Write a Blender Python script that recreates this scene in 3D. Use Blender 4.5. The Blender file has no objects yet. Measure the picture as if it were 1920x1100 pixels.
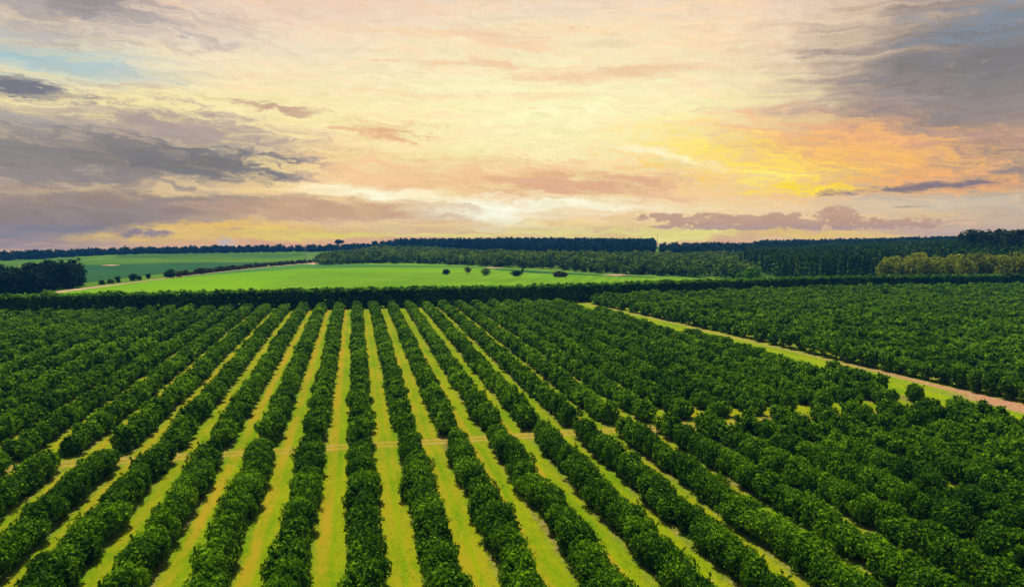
import bpy, math, random
import numpy as np
from math import radians, sin, cos, tan, atan, atan2, sqrt, pi
from mathutils import Vector, Matrix

# ------------------------------------------------------------------ camera
F = 1350.0                       # focal length in photograph pixels (1920 wide)
HOR = 437.0                      # image row of the true horizon
H = 30.5                         # drone height
PITCH = atan((550.0 - HOR) / F)
scene = bpy.context.scene
cam_data = bpy.data.cameras.new('camera')
cam = bpy.data.objects.new('camera', cam_data)
scene.collection.objects.link(cam)
cam_data.sensor_width = 36.0
cam_data.lens = 36.0 * F / 1920.0
cam_data.clip_start = 0.5
cam_data.clip_end = 20000
cam.location = (0, 0, H)
cam.rotation_euler = (pi / 2 - PITCH, 0, 0)
scene.camera = cam
scene.render.resolution_x = 1024
scene.render.resolution_y = 586
scene.view_settings.view_transform = 'Standard'
scene.view_settings.look = 'None'
scene.view_settings.exposure = 0.0
scene.view_settings.gamma = 1.0
scene.cycles.max_bounces = 5
scene.cycles.diffuse_bounces = 2
scene.cycles.transparent_max_bounces = 4
scene.cycles.volume_bounces = 0


def ray(px, py):
    x = (px - 960.0) / F
    z = (550.0 - py) / F
    c, s = cos(PITCH), sin(PITCH)
    return np.array([x, c + z * s, -s + z * c])


def azel(px, py):
    d = ray(px, py)
    return math.atan2(d[0], d[1]), math.atan2(d[2], sqrt(d[0] ** 2 + d[1] ** 2))


def lin(c):
    out = []
    for v in c:
        v = v / 255.0
        out.append(v / 12.92 if v <= 0.04045 else ((v + 0.055) / 1.055) ** 2.4)
    return (*out, 1.0)


# ------------------------------------------------------------------ world
SUN_EL, SUN_AZ = radians(66), radians(-22)      # azimuth from +Y towards +X
world = bpy.data.worlds.new("World")
scene.world = world
world.use_nodes = True
W = world.node_tree
W.nodes.clear()


def wn(t, **kw):
    n = W.nodes.new(t)
    for k, v in kw.items():
        setattr(n, k, v)
    return n


def wl(a, b):
    W.links.new(a, b)


def wmath(op, a, b=None, c=None, clamp=False):
    n = wn('ShaderNodeMath', operation=op, use_clamp=clamp)
    for i, v in enumerate((a, b, c)):
        if v is None:
            continue
        if isinstance(v, (int, float)):
            n.inputs[i].default_value = v
        else:
            wl(v, n.inputs[i])
    return n.outputs[0]


def wmix(fac, a, b, blend='MIX'):
    n = wn('ShaderNodeMix', data_type='RGBA', blend_type=blend)
    for sock, v in ((n.inputs[0], fac), (n.inputs[6], a), (n.inputs[7], b)):
        if isinstance(v, (int, float, tuple)):
            sock.default_value = v
        else:
            wl(v, sock)
    return n.outputs[2]


tc = wn('ShaderNodeTexCoord')
sep = wn('ShaderNodeSeparateXYZ')
wl(tc.outputs['Generated'], sep.inputs[0])
DX, DY, DZ = sep.outputs
az = wmath('ARCTAN2', DX, DY)
hyp = wmath('SQRT', wmath('ADD', wmath('MULTIPLY', DX, DX), wmath('MULTIPLY', DY, DY)))
el = wmath('ARCTAN2', DZ, hyp)
AZ = wmath('MULTIPLY', az, 57.29578)            # degrees round the compass
EL = wmath('MULTIPLY', el, 57.29578)            # degrees above the horizon
comb = wn('ShaderNodeCombineXYZ')
wl(AZ, comb.inputs[0]); wl(EL, comb.inputs[1])
P0 = comb.outputs[0]


def wnoise(vec, sx, sy, scale, detail=6, rough=0.55, dist=0.0, off=0.0):
    m = wn('ShaderNodeMapping')
    m.inputs['Scale'].default_value = (sx, sy, 1)
    m.inputs['Location'].default_value = (off, off * 0.7, off * 1.3)
    wl(vec, m.inputs[0])
    n = wn('ShaderNodeTexNoise')
    n.inputs['Scale'].default_value = scale
    n.inputs['Detail'].default_value = detail
    n.inputs['Roughness'].default_value = rough
    n.inputs['Distortion'].default_value = dist
    wl(m.outputs[0], n.inputs['Vector'])
    return n


# slow and fast warps in degrees, drawn out along the horizon
nA = wnoise(P0, 0.10, 0.34, 1.0, 8, 0.66, 0.0, 3.1)
sA = wn('ShaderNodeSeparateColor'); wl(nA.outputs['Color'], sA.inputs[0])
nB = wnoise(P0, 0.45, 1.4, 1.0, 6, 0.60, 0.0, 61.0)
sB = wn('ShaderNodeSeparateColor'); wl(nB.outputs['Color'], sB.inputs[0])
wU = wmath('ADD', wmath('MULTIPLY_ADD', sA.outputs[0], 11.0, -5.5), wmath('MULTIPLY_ADD', sB.outputs[0], 4.0, -2.0))
wV = wmath('ADD', wmath('MULTIPLY_ADD', sA.outputs[1], 2.8, -1.4), wmath('MULTIPLY_ADD', sB.outputs[1], 1.0, -0.5))
combw = wn('ShaderNodeCombineXYZ')
wl(wmath('ADD', AZ, wU), combw.inputs[0])
wl(wmath('ADD', EL, wV), combw.inputs[1])
PW = combw.outputs[0]
# fine wisps, leaning a little down to the right
mrot = wn('ShaderNodeMapping')
mrot.inputs['Rotation'].default_value = (0, 0, radians(9))
wl(PW, mrot.inputs[0])
nWisp = wnoise(mrot.outputs[0], 0.28, 1.7, 1.0, 9, 0.66, 0.2, 11.0).outputs['Fac']
nStreak = wnoise(PW, 0.09, 1.3, 1.0, 9, 0.66, 0.2, 27.0).outputs['Fac']
nPuff = wnoise(P0, 1.1, 1.9, 1.0, 7, 0.62, 0.0, 5.0).outputs['Fac']
nRip = wnoise(mrot.outputs[0], 0.65, 3.2, 1.0, 7, 0.68, 0.15, 41.0).outputs['Fac']
nFine = wnoise(P0, 2.4, 6.0, 1.0, 5, 0.65, 0.5, 77.0).outputs['Fac']

def contrast(x, k):
    return wmath('MULTIPLY_ADD', x, k, 0.5 - 0.5 * k)


nWisp = contrast(nWisp, 2.6)
nStreak = contrast(nStreak, 2.4)
nPuff = contrast(nPuff, 2.4)
nRip = contrast(nRip, 2.4)
nFine = contrast(nFine, 2.2)


def elev(py):
    return math.degrees(azel(960, py)[1])


ramp = wn('ShaderNodeValToRGB')
lo, hi = elev(560), 60.0
stops = [(560, (225, 165, 125)), (468, (238, 180, 128)), (448, (245, 196, 130)), (428, (243, 204, 138)),
         (400, (243, 214, 162)), (350, (246, 214, 155)), (290, (250, 230, 164)), (220, (252, 238, 178)),
         (140, (247, 231, 194)), (60, (243, 221, 196)), (0, (236, 212, 194))]
els = [(elev(p), c) for p, c in stops] + [(28.0, (176, 170, 172)), (40.0, (104, 116, 134)), (60.0, (66, 84, 112))]
cr = ramp.color_ramp
for i, (e, c) in enumerate(els):
    pos = min(1, max(0, (e - lo) / (hi - lo)))
    if i < 2:
        s = cr.elements[i]; s.position = pos
    else:
        s = cr.elements.new(pos)
    s.color = lin(c)
wl(wmath('DIVIDE', wmath('SUBTRACT', wmath('ADD', EL, wmath('MULTIPLY_ADD', nStreak, 1.2, -0.6)), lo), hi - lo), ramp.inputs[0])
COL = ramp.outputs[0]


def blob(px, py, w, h, col, op, soft=0.5, rot=0.0, noise='wisp', k=0.5, warp=True):
    """one cloud or clear patch: centre and half-axes are given as they stand in the photograph and turned into
    compass direction and elevation, so the cloud sits in the sky dome, not in the picture"""
    global COL
    a0, e0 = azel(px, py)
    a1, _ = azel(px + w, py); a2, _ = azel(px - w, py)
    _, e1 = azel(px, py - h); _, e2 = azel(px, py + h)
    m = wn('ShaderNodeMapping', vector_type='TEXTURE')
    m.inputs['Location'].default_value = (math.degrees(a0), math.degrees(e0), 0)
    m.inputs['Scale'].default_value = (math.degrees(a1 - a2) / 2, math.degrees(e1 - e2) / 2, 1)
    m.inputs['Rotation'].default_value = (0, 0, radians(rot))
    wl(PW if warp else P0, m.inputs[0])
    g = wn('ShaderNodeTexGradient', gradient_type='SPHERICAL')
    wl(m.outputs[0], g.inputs[0])
    nz = {'wisp': nWisp, 'streak': nStreak, 'puff': nPuff, 'rip': nRip, 'fine': nFine}[noise]
    v = wmath('MULTIPLY_ADD', nz, k * 3.4, wmath('SUBTRACT', g.outputs['Fac'], k * 1.7))
    gate = wmath('MULTIPLY', g.outputs['Fac'], 5.0, clamp=True)
    mr = wn('ShaderNodeMapRange', interpolation_type='SMOOTHSTEP')
    mr.inputs['From Min'].default_value = 0.0
    mr.inputs['From Max'].default_value = soft * 2.0 + 0.15
    mr.inputs['To Max'].default_value = op
    wl(v, mr.inputs['Value'])
    COL = wmix(wmath('MULTIPLY', mr.outputs[0], gate), COL, lin(col))


def over(fac_socket, lo_, hi_, col, op):
    global COL
    mr = wn('ShaderNodeMapRange', interpolation_type='SMOOTHSTEP')
    mr.inputs['From Min'].default_value = lo_
    mr.inputs['From Max'].default_value = hi_
    mr.inputs['To Max'].default_value = op
    wl(fac_socket, mr.inputs['Value'])
    COL = wmix(mr.outputs[0], COL, lin(col))


# broad light
blob(1030, 200, 720, 330, (255, 250, 192), 0.95, 0.7, 0, 'streak', 0.15)
blob(1030, 225, 500, 200, (254, 255, 204), 0.9, 0.8, 0, 'streak', 0.2)
over(nStreak, 0.42, 0.95, (242, 188, 142), 0.48)
over(nWisp, 0.46, 0.95, (243, 196, 150), 0.40)
over(nRip, 0.2, -0.5, (255, 255, 226), 0.25)
# upper left
blob(30, 102, 520, 80, (158, 192, 200), 0.9, 0.5, 0, 'streak', 0.2)
blob(420, 82, 430, 38, (208, 208, 204), 0.6, 0.8, 0, 'streak', 0.25)
blob(60, 10, 600, 105, (176, 166, 164), 0.92, 0.4, 0, 'wisp', 0.25)
blob(150, 10, 200, 50, (142, 136, 140), 0.75, 0.5, 0, 'wisp', 0.35)
blob(560, 20, 420, 60, (228, 196, 176), 0.7, 0.8, 0, 'wisp', 0.3)
# upper right
blob(1330, 60, 420, 120, (250, 216, 172), 0.7, 0.8, 0, 'wisp', 0.3)
blob(1960, 140, 900, 420, (214, 184, 162), 0.9, 0.3, 0, 'streak', 0.12)
blob(1960, 150, 740, 400, (168, 150, 140), 0.97, 0.3, 0, 'streak', 0.12)
blob(1890, 105, 540, 190, (122, 122, 126), 0.92, 0.45, 0, 'streak', 0.2)
blob(1930, 25, 380, 80, (126, 142, 158), 0.85, 0.6, 0, 'wisp', 0.3)
blob(1620, 170, 260, 40, (190, 166, 156), 0.5, 0.8, 0, 'wisp', 0.35)
blob(1900, 265, 380, 130, (158, 139, 132), 0.9, 0.6, 0, 'streak', 0.25)
# burning patch right
blob(1620, 255, 440, 80, (246, 178, 128), 0.9, 0.5, -3, 'wisp', 0.3)
blob(1560, 305, 600, 110, (249, 188, 106), 0.93, 0.5, -4, 'rip', 0.35)
blob(1330, 276, 260, 60, (255, 241, 130), 0.8, 0.7, -12, 'rip', 0.35)
blob(1450, 320, 300, 54, (255, 226, 84), 0.8, 0.7, -5, 'rip', 0.4)
blob(1425, 334, 70, 22, (255, 252, 110), 0.9, 0.7, 0, 'rip', 0.4)
blob(1260, 292, 150, 16, (255, 255, 220), 0.8, 0.7, -16, 'wisp', 0.3)
blob(1700, 330, 230, 40, (238, 160, 108), 0.7, 0.7, 4, 'rip', 0.4)
blob(1740, 218, 330, 44, (136, 132, 136), 0.9, 0.5, -3, 'wisp', 0.4)
blob(1860, 262, 200, 24, (150, 134, 140), 0.7, 0.7, -2, 'wisp', 0.4)
blob(1920, 322, 240, 34, (138, 126, 130), 0.85, 0.6, 8, 'wisp', 0.4)
blob(1860, 346, 200, 20, (248, 176, 112), 0.85, 0.6, 7, 'rip', 0.3)
blob(1520, 355, 170, 14, (255, 222, 60), 0.9, 0.4, 0, 'rip', 0.3)
# pale band low right
blob(1760, 386, 480, 30, (208, 202, 182), 0.8, 0.7, 0, 'streak', 0.3)
blob(1900, 426, 300, 34, (176, 160, 156), 0.8, 0.7, 0, 'streak', 0.3)
blob(1560, 432, 420, 22, (232, 176, 130), 0.75, 0.7, 0, 'streak', 0.3)
# centre bands
blob(930, 338, 520, 60, (240, 194, 144), 0.92, 0.4, -2, 'wisp', 0.35)
blob(1090, 350, 260, 32, (222, 172, 136), 0.9, 0.4, 0, 'wisp', 0.35)
blob(1250, 372, 170, 9, (226, 176, 140), 0.6, 0.7, 0, 'wisp', 0.35)
blob(660, 306, 330, 46, (244, 200, 150), 0.7, 0.7, -8, 'wisp', 0.4)
blob(1110, 385, 280, 22, (255, 254, 222), 0.9, 0.6, -2, 'streak', 0.3)
blob(930, 398, 230, 34, (255, 255, 228), 0.97, 0.35, 0, 'streak', 0.25)
blob(1060, 402, 180, 14, (243, 200, 150), 0.7, 0.6, 0, 'wisp', 0.3)
blob(1010, 428, 400, 26, (255, 230, 150), 0.8, 0.5, 0, 'streak', 0.3)
# left lower glow
blob(560, 352, 400, 20, (254, 216, 138), 0.9, 0.6, -3, 'streak', 0.2)
blob(690, 361, 230, 20, (255, 253, 220), 0.98, 0.5, -3, 'streak', 0.2)
# left cloud A with its torn top
blob(60, 285, 700, 120, (178, 164, 156), 0.9, 0.3, 0, 'streak', 0.15)
blob(150, 255, 620, 125, (206, 180, 160), 0.85, 0.6, 0, 'wisp', 0.40)
blob(40, 225, 360, 80, (156, 156, 156), 0.85, 0.6, -3, 'wisp', 0.4)
blob(360, 248, 330, 70, (168, 152, 146), 0.85, 0.55, -12, 'wisp', 0.45)
blob(120, 294, 600, 66, (132, 128, 127), 0.93, 0.35, 0, 'wisp', 0.25)
blob(380, 305, 270, 50, (122, 120, 123), 0.93, 0.35, -2, 'wisp', 0.28)
blob(60, 328, 420, 32, (142, 133, 132), 0.85, 0.4, 0, 'wisp', 0.3)
# left cloud B
blob(60, 405, 640, 78, (146, 131, 126), 0.98, 0.3, 0, 'streak', 0.15)
blob(320, 384, 480, 44, (152, 136, 128), 0.95, 0.35, -1, 'wisp', 0.2)
blob(620, 396, 350, 32, (204, 164, 132), 0.95, 0.35, 0, 'wisp', 0.2)
blob(0, 450, 260, 26, (160, 134, 130), 0.8, 0.6, 0, 'streak', 0.2)
# gold under cloud B
blob(430, 434, 400, 26, (255, 206, 76), 0.95, 0.35, 0, 'streak', 0.2)
blob(620, 438, 290, 13, (253, 230, 70), 0.9, 0.35, -1, 'streak', 0.3)
blob(560, 453, 420, 10, (240, 170, 118), 0.85, 0.6, 0, 'streak', 0.2)
blob(420, 427, 70, 4, (190, 150, 120), 0.8, 0.6, 0, 'wisp', 0.3)
blob(265, 438, 78, 11, (160, 132, 124), 0.95, 0.35, 0, 'puff', 0.35, False)
blob(423, 455, 22, 17, (206, 194, 192), 0.9, 0.5, 0, 'fine', 0.4, False)
blob(1250, 438, 330, 22, (255, 240, 112), 0.9, 0.35, 0, 'streak', 0.3)
blob(1510, 442, 220, 14, (255, 212, 74), 0.9, 0.35, 0, 'streak', 0.3)
blob(880, 437, 280, 16, (255, 236, 120), 0.9, 0.35, 0, 'streak', 0.3)
# small clouds
blob(-5, 152, 95, 24, (112, 114, 126), 0.95, 0.4, -6, 'wisp', 0.35)
blob(110, 178, 120, 12, (132, 130, 138), 0.8, 0.5, -8, 'wisp', 0.4)
blob(385, 186, 80, 10, (176, 150, 140), 0.9, 0.5, -8, 'wisp', 0.4)
blob(490, 202, 160, 10, (196, 160, 138), 0.9, 0.5, -4, 'wisp', 0.35)
blob(715, 247, 125, 28, (228, 176, 134), 0.95, 0.45, 0, 'wisp', 0.45)
blob(625, 285, 40, 12, (236, 190, 148), 0.7, 0.6, -20, 'wisp', 0.4)
blob(940, 68, 150, 22, (240, 200, 166), 0.9, 0.5, -8, 'wisp', 0.35)
blob(880, 124, 200, 16, (240, 198, 158), 0.85, 0.5, 0, 'wisp', 0.4)
blob(1200, 138, 380, 22, (242, 200, 160), 0.85, 0.5, 0, 'streak', 0.35)
blob(1074, 54, 11, 6, (214, 160, 128), 0.7, 0.8, 0, 'fine', 0.5, False)
blob(1103, 52, 6, 4, (220, 176, 140), 0.7, 0.8, 0, 'fine', 0.5, False)
blob(1782, 122, 14, 9, (196, 172, 160), 0.6, 0.9, 0, 'fine', 0.5, False)
blob(1842, 115, 15, 6, (186, 166, 158), 0.6, 0.9, 0, 'fine', 0.5, False)
# cumulus line low on the right
for bx, by, bw, bh in ((1240, 408, 60, 10), (1310, 411, 80, 14), (1390, 414, 80, 13), (1470, 412, 80, 16),
                       (1570, 408, 52, 24), (1560, 418, 150, 16), (1690, 419, 120, 12), (1420, 424, 240, 9)):
    blob(bx, by, bw, bh, (198, 160, 134), 0.95, 0.1, 0, 'puff', 0.5, False)
# dark slivers right
blob(1745, 349, 180, 14, (126, 116, 124), 0.95, 0.4, 4, 'wisp', 0.4)
blob(1580, 364, 50, 6, (150, 124, 122), 0.9, 0.5, 0, 'wisp', 0.4)
blob(1690, 388, 60, 3, (160, 140, 130), 0.7, 0.5, 0, 'puff', 0.4, False)

# thin veil texture over everything: brighter and duller threads
tv = wmath('ADD', wmath('MULTIPLY_ADD', nRip, 0.16, -0.08), wmath('MULTIPLY_ADD', nWisp, 0.16, -0.08))
tv = wmath('ADD', tv, wmath('MULTIPLY_ADD', nStreak, 0.14, 0.94))
tc3 = wn('ShaderNodeCombineColor')
wl(wmath('MULTIPLY_ADD', tv, 0.75, 0.25), tc3.inputs[0]); wl(tv, tc3.inputs[1]); wl(wmath('MULTIPLY_ADD', tv, 1.35, -0.35), tc3.inputs[2])
COL = wmix(1.0, COL, tc3.outputs[0], 'MULTIPLY')

# the glowing part of the sky is ahead; round to the sides and behind it falls to dull cloud and clear blue
sky = wn('ShaderNodeTexSky', sky_type='NISHITA')
sky.sun_disc = False
sky.sun_elevation = SUN_EL
sky.sun_rotation = SUN_AZ
sky.air_density = 1.0
sky.dust_density = 1.0
nsky = wmix(1.0, sky.outputs[0], (0.09, 0.09, 0.09, 1), 'MULTIPLY')
side = wn('ShaderNodeMapRange', interpolation_type='SMOOTHSTEP')
side.inputs['From Min'].default_value = 50
side.inputs['From Max'].default_value = 110
side.inputs['To Max'].default_value = 0.85
wl(wmath('ABSOLUTE', AZ), side.inputs['Value'])
COL = wmix(side.outputs[0], COL, wmix(0.6, nsky, (0.12, 0.12, 0.14, 1)))
up = wn('ShaderNodeMapRange', interpolation_type='SMOOTHSTEP')
up.inputs['From Min'].default_value = 24
up.inputs['From Max'].default_value = 50
up.inputs['To Max'].default_value = 0.8
wl(EL, up.inputs['Value'])
COL = wmix(up.outputs[0], COL, nsky)
bg = wn('ShaderNodeBackground')
bg.inputs['Strength'].default_value = 1.0
wl(COL, bg.inputs[0])
wout = wn('ShaderNodeOutputWorld')
wl(bg.outputs[0], wout.inputs[0])
world.cycles.sampling_method = 'MANUAL'
world.cycles.sample_map_resolution = 512

# ------------------------------------------------------------------ sun
sun_data = bpy.data.lights.new('sun', 'SUN')
sun_data.energy = 4.4
sun_data.angle = radians(0.53)
sun_data.color = (1.0, 0.93, 0.80)
sun = bpy.data.objects.new('sun', sun_data)
scene.collection.objects.link(sun)
sd = Vector((sin(SUN_AZ) * cos(SUN_EL), cos(SUN_AZ) * cos(SUN_EL), sin(SUN_EL)))
sun.rotation_euler = sd.to_track_quat('Z', 'Y').to_euler()
sun.location = (0, 0, 200)

rng = np.random.default_rng(7)
random.seed(7)
C = scene.collection


# ------------------------------------------------------------------ terrain
def sstep(a, b, x):
    t = np.clip((x - a) / (b - a), 0, 1)
    return t * t * (3 - 2 * t)


def terrain(x, y):
    x = np.asarray(x, float); y = np.asarray(y, float)
    d = np.hypot(x, y)
    a = np.degrees(np.arctan2(x, y))
    z = -1.6 * (1 - sstep(110, 275, d))
    z = z + 8.0 * sstep(470, 700, d) * sstep(18, 34, a) * (1 - sstep(70, 110, a))
    z = z + 4.0 * sstep(900, 1300, d) * sstep(-14, -8, a) * (1 - sstep(60, 90, a))
    z = z - 6.0 * sstep(500, 1300, d) * (1 - sstep(-16, -9, a))
    z = z - 6.0 * sstep(900, 1500, d) * (1 - sstep(-36, -26, a))
    z = z + 0.9 * sstep(450, 700, d) * np.sin(x / 83.0 + 1.0) * np.cos(y / 117.0)
    z = z - 0.07 * np.clip(d - 1560, 0, None)
    return z


def ground_at(px, py, off=0.0):
    """where the line of sight through this point of the photograph first meets the ground"""
    r = ray(px, py)
    h = sqrt(r[0] ** 2 + r[1] ** 2)
    r = r / h
    d0 = 20.0
    d = d0
    while d < 2300:
        z = H + r[2] * d
        t = float(terrain(r[0] * d, r[1] * d)) + off
        if z <= t:
            lo_, hi_ = d - 4.0, d
            for _ in range(16):
                mid = (lo_ + hi_) / 2
                if H + r[2] * mid <= float(terrain(r[0] * mid, r[1] * mid)) + off:
                    hi_ = mid
                else:
                    lo_ = mid
            d = hi_
            break
        d += 4.0
    return np.array([r[0] * d, r[1] * d])


def pix(p):
    """pixel of a world point"""
    v = np.asarray(p, float) - np.array([0, 0, H])
    c, s = cos(PITCH), sin(PITCH)
    depth = v[..., 1] * c - v[..., 2] * s
    upv = v[..., 1] * s + v[..., 2] * c
    return 960 + F * v[..., 0] / depth, 550 - F * upv / depth


# row frame of the orchard
ROW_AZ = azel(664, HOR)[0]
RD = np.array([sin(ROW_AZ), cos(ROW_AZ)])
RP = np.array([cos(ROW_AZ), -sin(ROW_AZ)])
SP = 6.85
U0 = 0.5
pc = ground_at(720, 833); VC = float(pc @ RD)              # the crossing track
ph = ground_at(700, 577); VH = float(ph @ RD)              # foot of the windbreak
ra = ground_at(1088, 566); rb = ground_at(1540, 670)
rdv = (rb - ra) / np.linalg.norm(rb - ra)                   # along the farm road, towards the camera
rnv = np.array([-rdv[1], rdv[0]])
if rnv[0] < 0:
    rnv = -rnv                                              # points right, away from the near block


def road_off(p):
    """signed distance from the foot of the right hand block, positive inside that block"""
    return (np.asarray(p) - ra) @ rnv


# ------------------------------------------------------------------ materials
def new_mat(name):
    m = bpy.data.materials.new(name)
    m.use_nodes = True
    nt = m.node_tree
    nt.nodes.clear()
    return m, nt


class NT:
    def __init__(s, nt): s.t = nt
    def n(s, ty, **kw):
        n = s.t.nodes.new(ty)
        for k, v in kw.items(): setattr(n, k, v)
        return n
    def l(s, a, b): s.t.links.new(a, b)
    def setv(s, sock, v):
        if isinstance(v, (int, float, tuple)): sock.default_value = v
        else: s.l(v, sock)
    def math(s, op, a, b=None, c=None, clamp=False):
        n = s.n('ShaderNodeMath', operation=op, use_clamp=clamp)
        for i, v in enumerate((a, b, c)):
            if v is not None: s.setv(n.inputs[i], v)
        return n.outputs[0]
    def mix(s, f, a, b, blend='MIX'):
        n = s.n('ShaderNodeMix', data_type='RGBA', blend_type=blend)
        s.setv(n.inputs[0], f); s.setv(n.inputs[6], a); s.setv(n.inputs[7], b)
        return n.outputs[2]
    def noise(s, vec, scale, detail=4, rough=0.5, dist=0.0):
        n = s.n('ShaderNodeTexNoise')
        n.inputs['Scale'].default_value = scale
        n.inputs['Detail'].default_value = detail
        n.inputs['Roughness'].default_value = rough
        n.inputs['Distortion'].default_value = dist
        s.l(vec, n.inputs['Vector'])
        return n.outputs['Fac']
    def mapping(s, vec, scale=(1, 1, 1), rot=(0, 0, 0), loc=(0, 0, 0)):
        n = s.n('ShaderNodeMapping')
        n.inputs['Scale'].default_value = scale
        n.inputs['Rotation'].default_value = rot
        n.inputs['Location'].default_value = loc
        s.l(vec, n.inputs[0])
        return n.outputs[0]
    def ramp(s, v, a, b, lo=0.0, hi=1.0):
        n = s.n('ShaderNodeMapRange', interpolation_type='SMOOTHSTEP')
        n.inputs['From Min'].default_value = a
        n.inputs['From Max'].default_value = b
        n.inputs['To Min'].default_value = lo
        n.inputs['To Max'].default_value = hi
        s.l(v, n.inputs['Value'])
        return n.outputs[0]


def leaf_mat(name, dark, mid, light, clump=0.9, patch=0.06, rough=0.6, trans=0.36, spec=0.03):
    m, nt = new_mat(name)
    N = NT(nt)
    g = N.n('ShaderNodeNewGeometry')
    pos = g.outputs['Position']
    island = g.outputs['Random Per Island']
    a = N.noise(pos, clump, 3, 0.6)
    b = N.noise(pos, patch, 2, 0.5)
    c = N.noise(pos, patch * 4.5, 1, 0.5)
    oi = N.n('ShaderNodeObjectInfo').outputs['Random']
    v = N.math('ADD', N.math('MULTIPLY', N.math('POWER', island, 1.6), 0.62), N.math('MULTIPLY', a, 0.35))
    v = N.math('ADD', v, N.math('MULTIPLY_ADD', b, 0.6, -0.30))
    v = N.math('ADD', v, N.math('MULTIPLY_ADD', c, 0.7, -0.35))
    v = N.math('ADD', v, N.math('MULTIPLY_ADD', oi, 0.16, -0.08))
    cr_ = N.n('ShaderNodeValToRGB')
    e = cr_.color_ramp.elements
    e[0].position = 0.18; e[0].color = (*dark, 1)
    e[1].position = 0.88; e[1].color = (*light, 1)
    k = e.new(0.5); k.color = (*mid, 1)
    N.l(v, cr_.inputs[0])
    p = N.n('ShaderNodeBsdfPrincipled')
    p.inputs['Roughness'].default_value = rough
    p.inputs['Specular IOR Level'].default_value = spec
    N.l(cr_.outputs[0], p.inputs['Base Color'])
    t = N.n('ShaderNodeBsdfTranslucent')
    N.l(N.mix(1.0, cr_.outputs[0], (1.5, 1.35, 0.5, 1), 'MULTIPLY'), t.inputs[0])
    ms = N.n('ShaderNodeMixShader')
    ms.inputs[0].default_value = trans
    N.l(p.outputs[0], ms.inputs[1]); N.l(t.outputs[0], ms.inputs[2])
    o = N.n('ShaderNodeOutputMaterial')
    N.l(ms.outputs[0], o.inputs[0])
    return m


M = {}
M['citrus'] = leaf_mat('citrus leaves', (0.016, 0.064, 0.001), (0.068, 0.190, 0.001), (0.245, 0.460, 0.003), 0.8, 0.045)
M['hedge'] = leaf_mat('windbreak leaves', (0.018, 0.070, 0.001), (0.075, 0.200, 0.002), (0.230, 0.460, 0.004), 0.5, 0.05)
M['wood'] = leaf_mat('mixed woodland leaves', (0.022, 0.070, 0.012), (0.125, 0.225, 0.024), (0.290, 0.400, 0.040), 0.08, 0.018, 0.7)
M['dark_wood'] = leaf_mat('dark woodland leaves', (0.005, 0.022, 0.012), (0.014, 0.046, 0.020), (0.045, 0.095, 0.030), 0.12, 0.02, 0.7, 0.12)
M['pine'] = leaf_mat('plantation pine needles', (0.014, 0.055, 0.010), (0.062, 0.155, 0.018), (0.160, 0.290, 0.030), 0.15, 0.02, 0.7, 0.2)
M['euc'] = leaf_mat('eucalyptus leaves', (0.010, 0.030, 0.008), (0.035, 0.070, 0.014), (0.100, 0.140, 0.020), 0.2, 0.03, 0.7, 0.2)
M['olive'] = leaf_mat('yellow olive leaves', (0.100, 0.140, 0.006), (0.240, 0.290, 0.008), (0.430, 0.450, 0.012), 0.25, 0.05, 0.7)
M['lime'] = leaf_mat('bright bush leaves', (0.050, 0.140, 0.006), (0.120, 0.260, 0.010), (0.220, 0.400, 0.014), 0.4, 0.1, 0.7)
M['weed'] = leaf_mat('weeds', (0.050, 0.150, 0.002), (0.130, 0.260, 0.003), (0.420, 0.330, 0.030), 0.5, 0.1, 0.8, 0.1)
M['hedge_top_lit'] = leaf_mat('sunlit hedge top leaves', (0.050, 0.160, 0.002), (0.120, 0.330, 0.003), (0.220, 0.500, 0.005), 0.5, 0.05, 0.6, 0.5)  # paler than the hedge leaves: sunlight on the top put into the colour
M['brush'] = leaf_mat('brownish brush leaves', (0.030, 0.035, 0.022), (0.070, 0.070, 0.040), (0.120, 0.120, 0.050), 0.3, 0.05, 0.7)


def simple_mat(name, col, col2, scale=2.0, rough=0.85, metallic=0.0):
    m, nt = new_mat(name)
    N = NT(nt)
    g = N.n('ShaderNodeNewGeometry')
    f = N.noise(g.outputs['Position'], scale, 5, 0.6)
    p = N.n('ShaderNodeBsdfPrincipled')
    N.l(N.mix(N.ramp(f, 0.35, 0.65), (*col, 1), (*col2, 1)), p.inputs['Base Color'])
    p.inputs['Roughness'].default_value = rough
    p.inputs['Metallic'].default_value = metallic
    o = N.n('ShaderNodeOutputMaterial')
    N.l(p.outputs[0], o.inputs[0])
    return m


M['bark'] = simple_mat('bark', (0.09, 0.065, 0.045), (0.16, 0.12, 0.085), 9.0)
M['steel'] = simple_mat('galvanised steel', (0.30, 0.31, 0.32), (0.42, 0.43, 0.44), 1.0, 0.5, 0.7)


def finish(N, color, bump=None, strength=0.4, dist=0.1, rough=0.9):
    p = N.n('ShaderNodeBsdfPrincipled')
    p.inputs['Roughness'].default_value = rough
    p.inputs['Specular IOR Level'].default_value = 0.03
    N.l(color, p.inputs['Base Color'])
    if bump is not None:
        b = N.n('ShaderNodeBump')
        b.inputs['Strength'].default_value = strength
        b.inputs['Distance'].default_value = dist
        N.l(bump, b.inputs['Height'])
        N.l(b.outputs[0], p.inputs['Normal'])
    o = N.n('ShaderNodeOutputMaterial')
    N.l(p.outputs[0], o.inputs[0])


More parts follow.
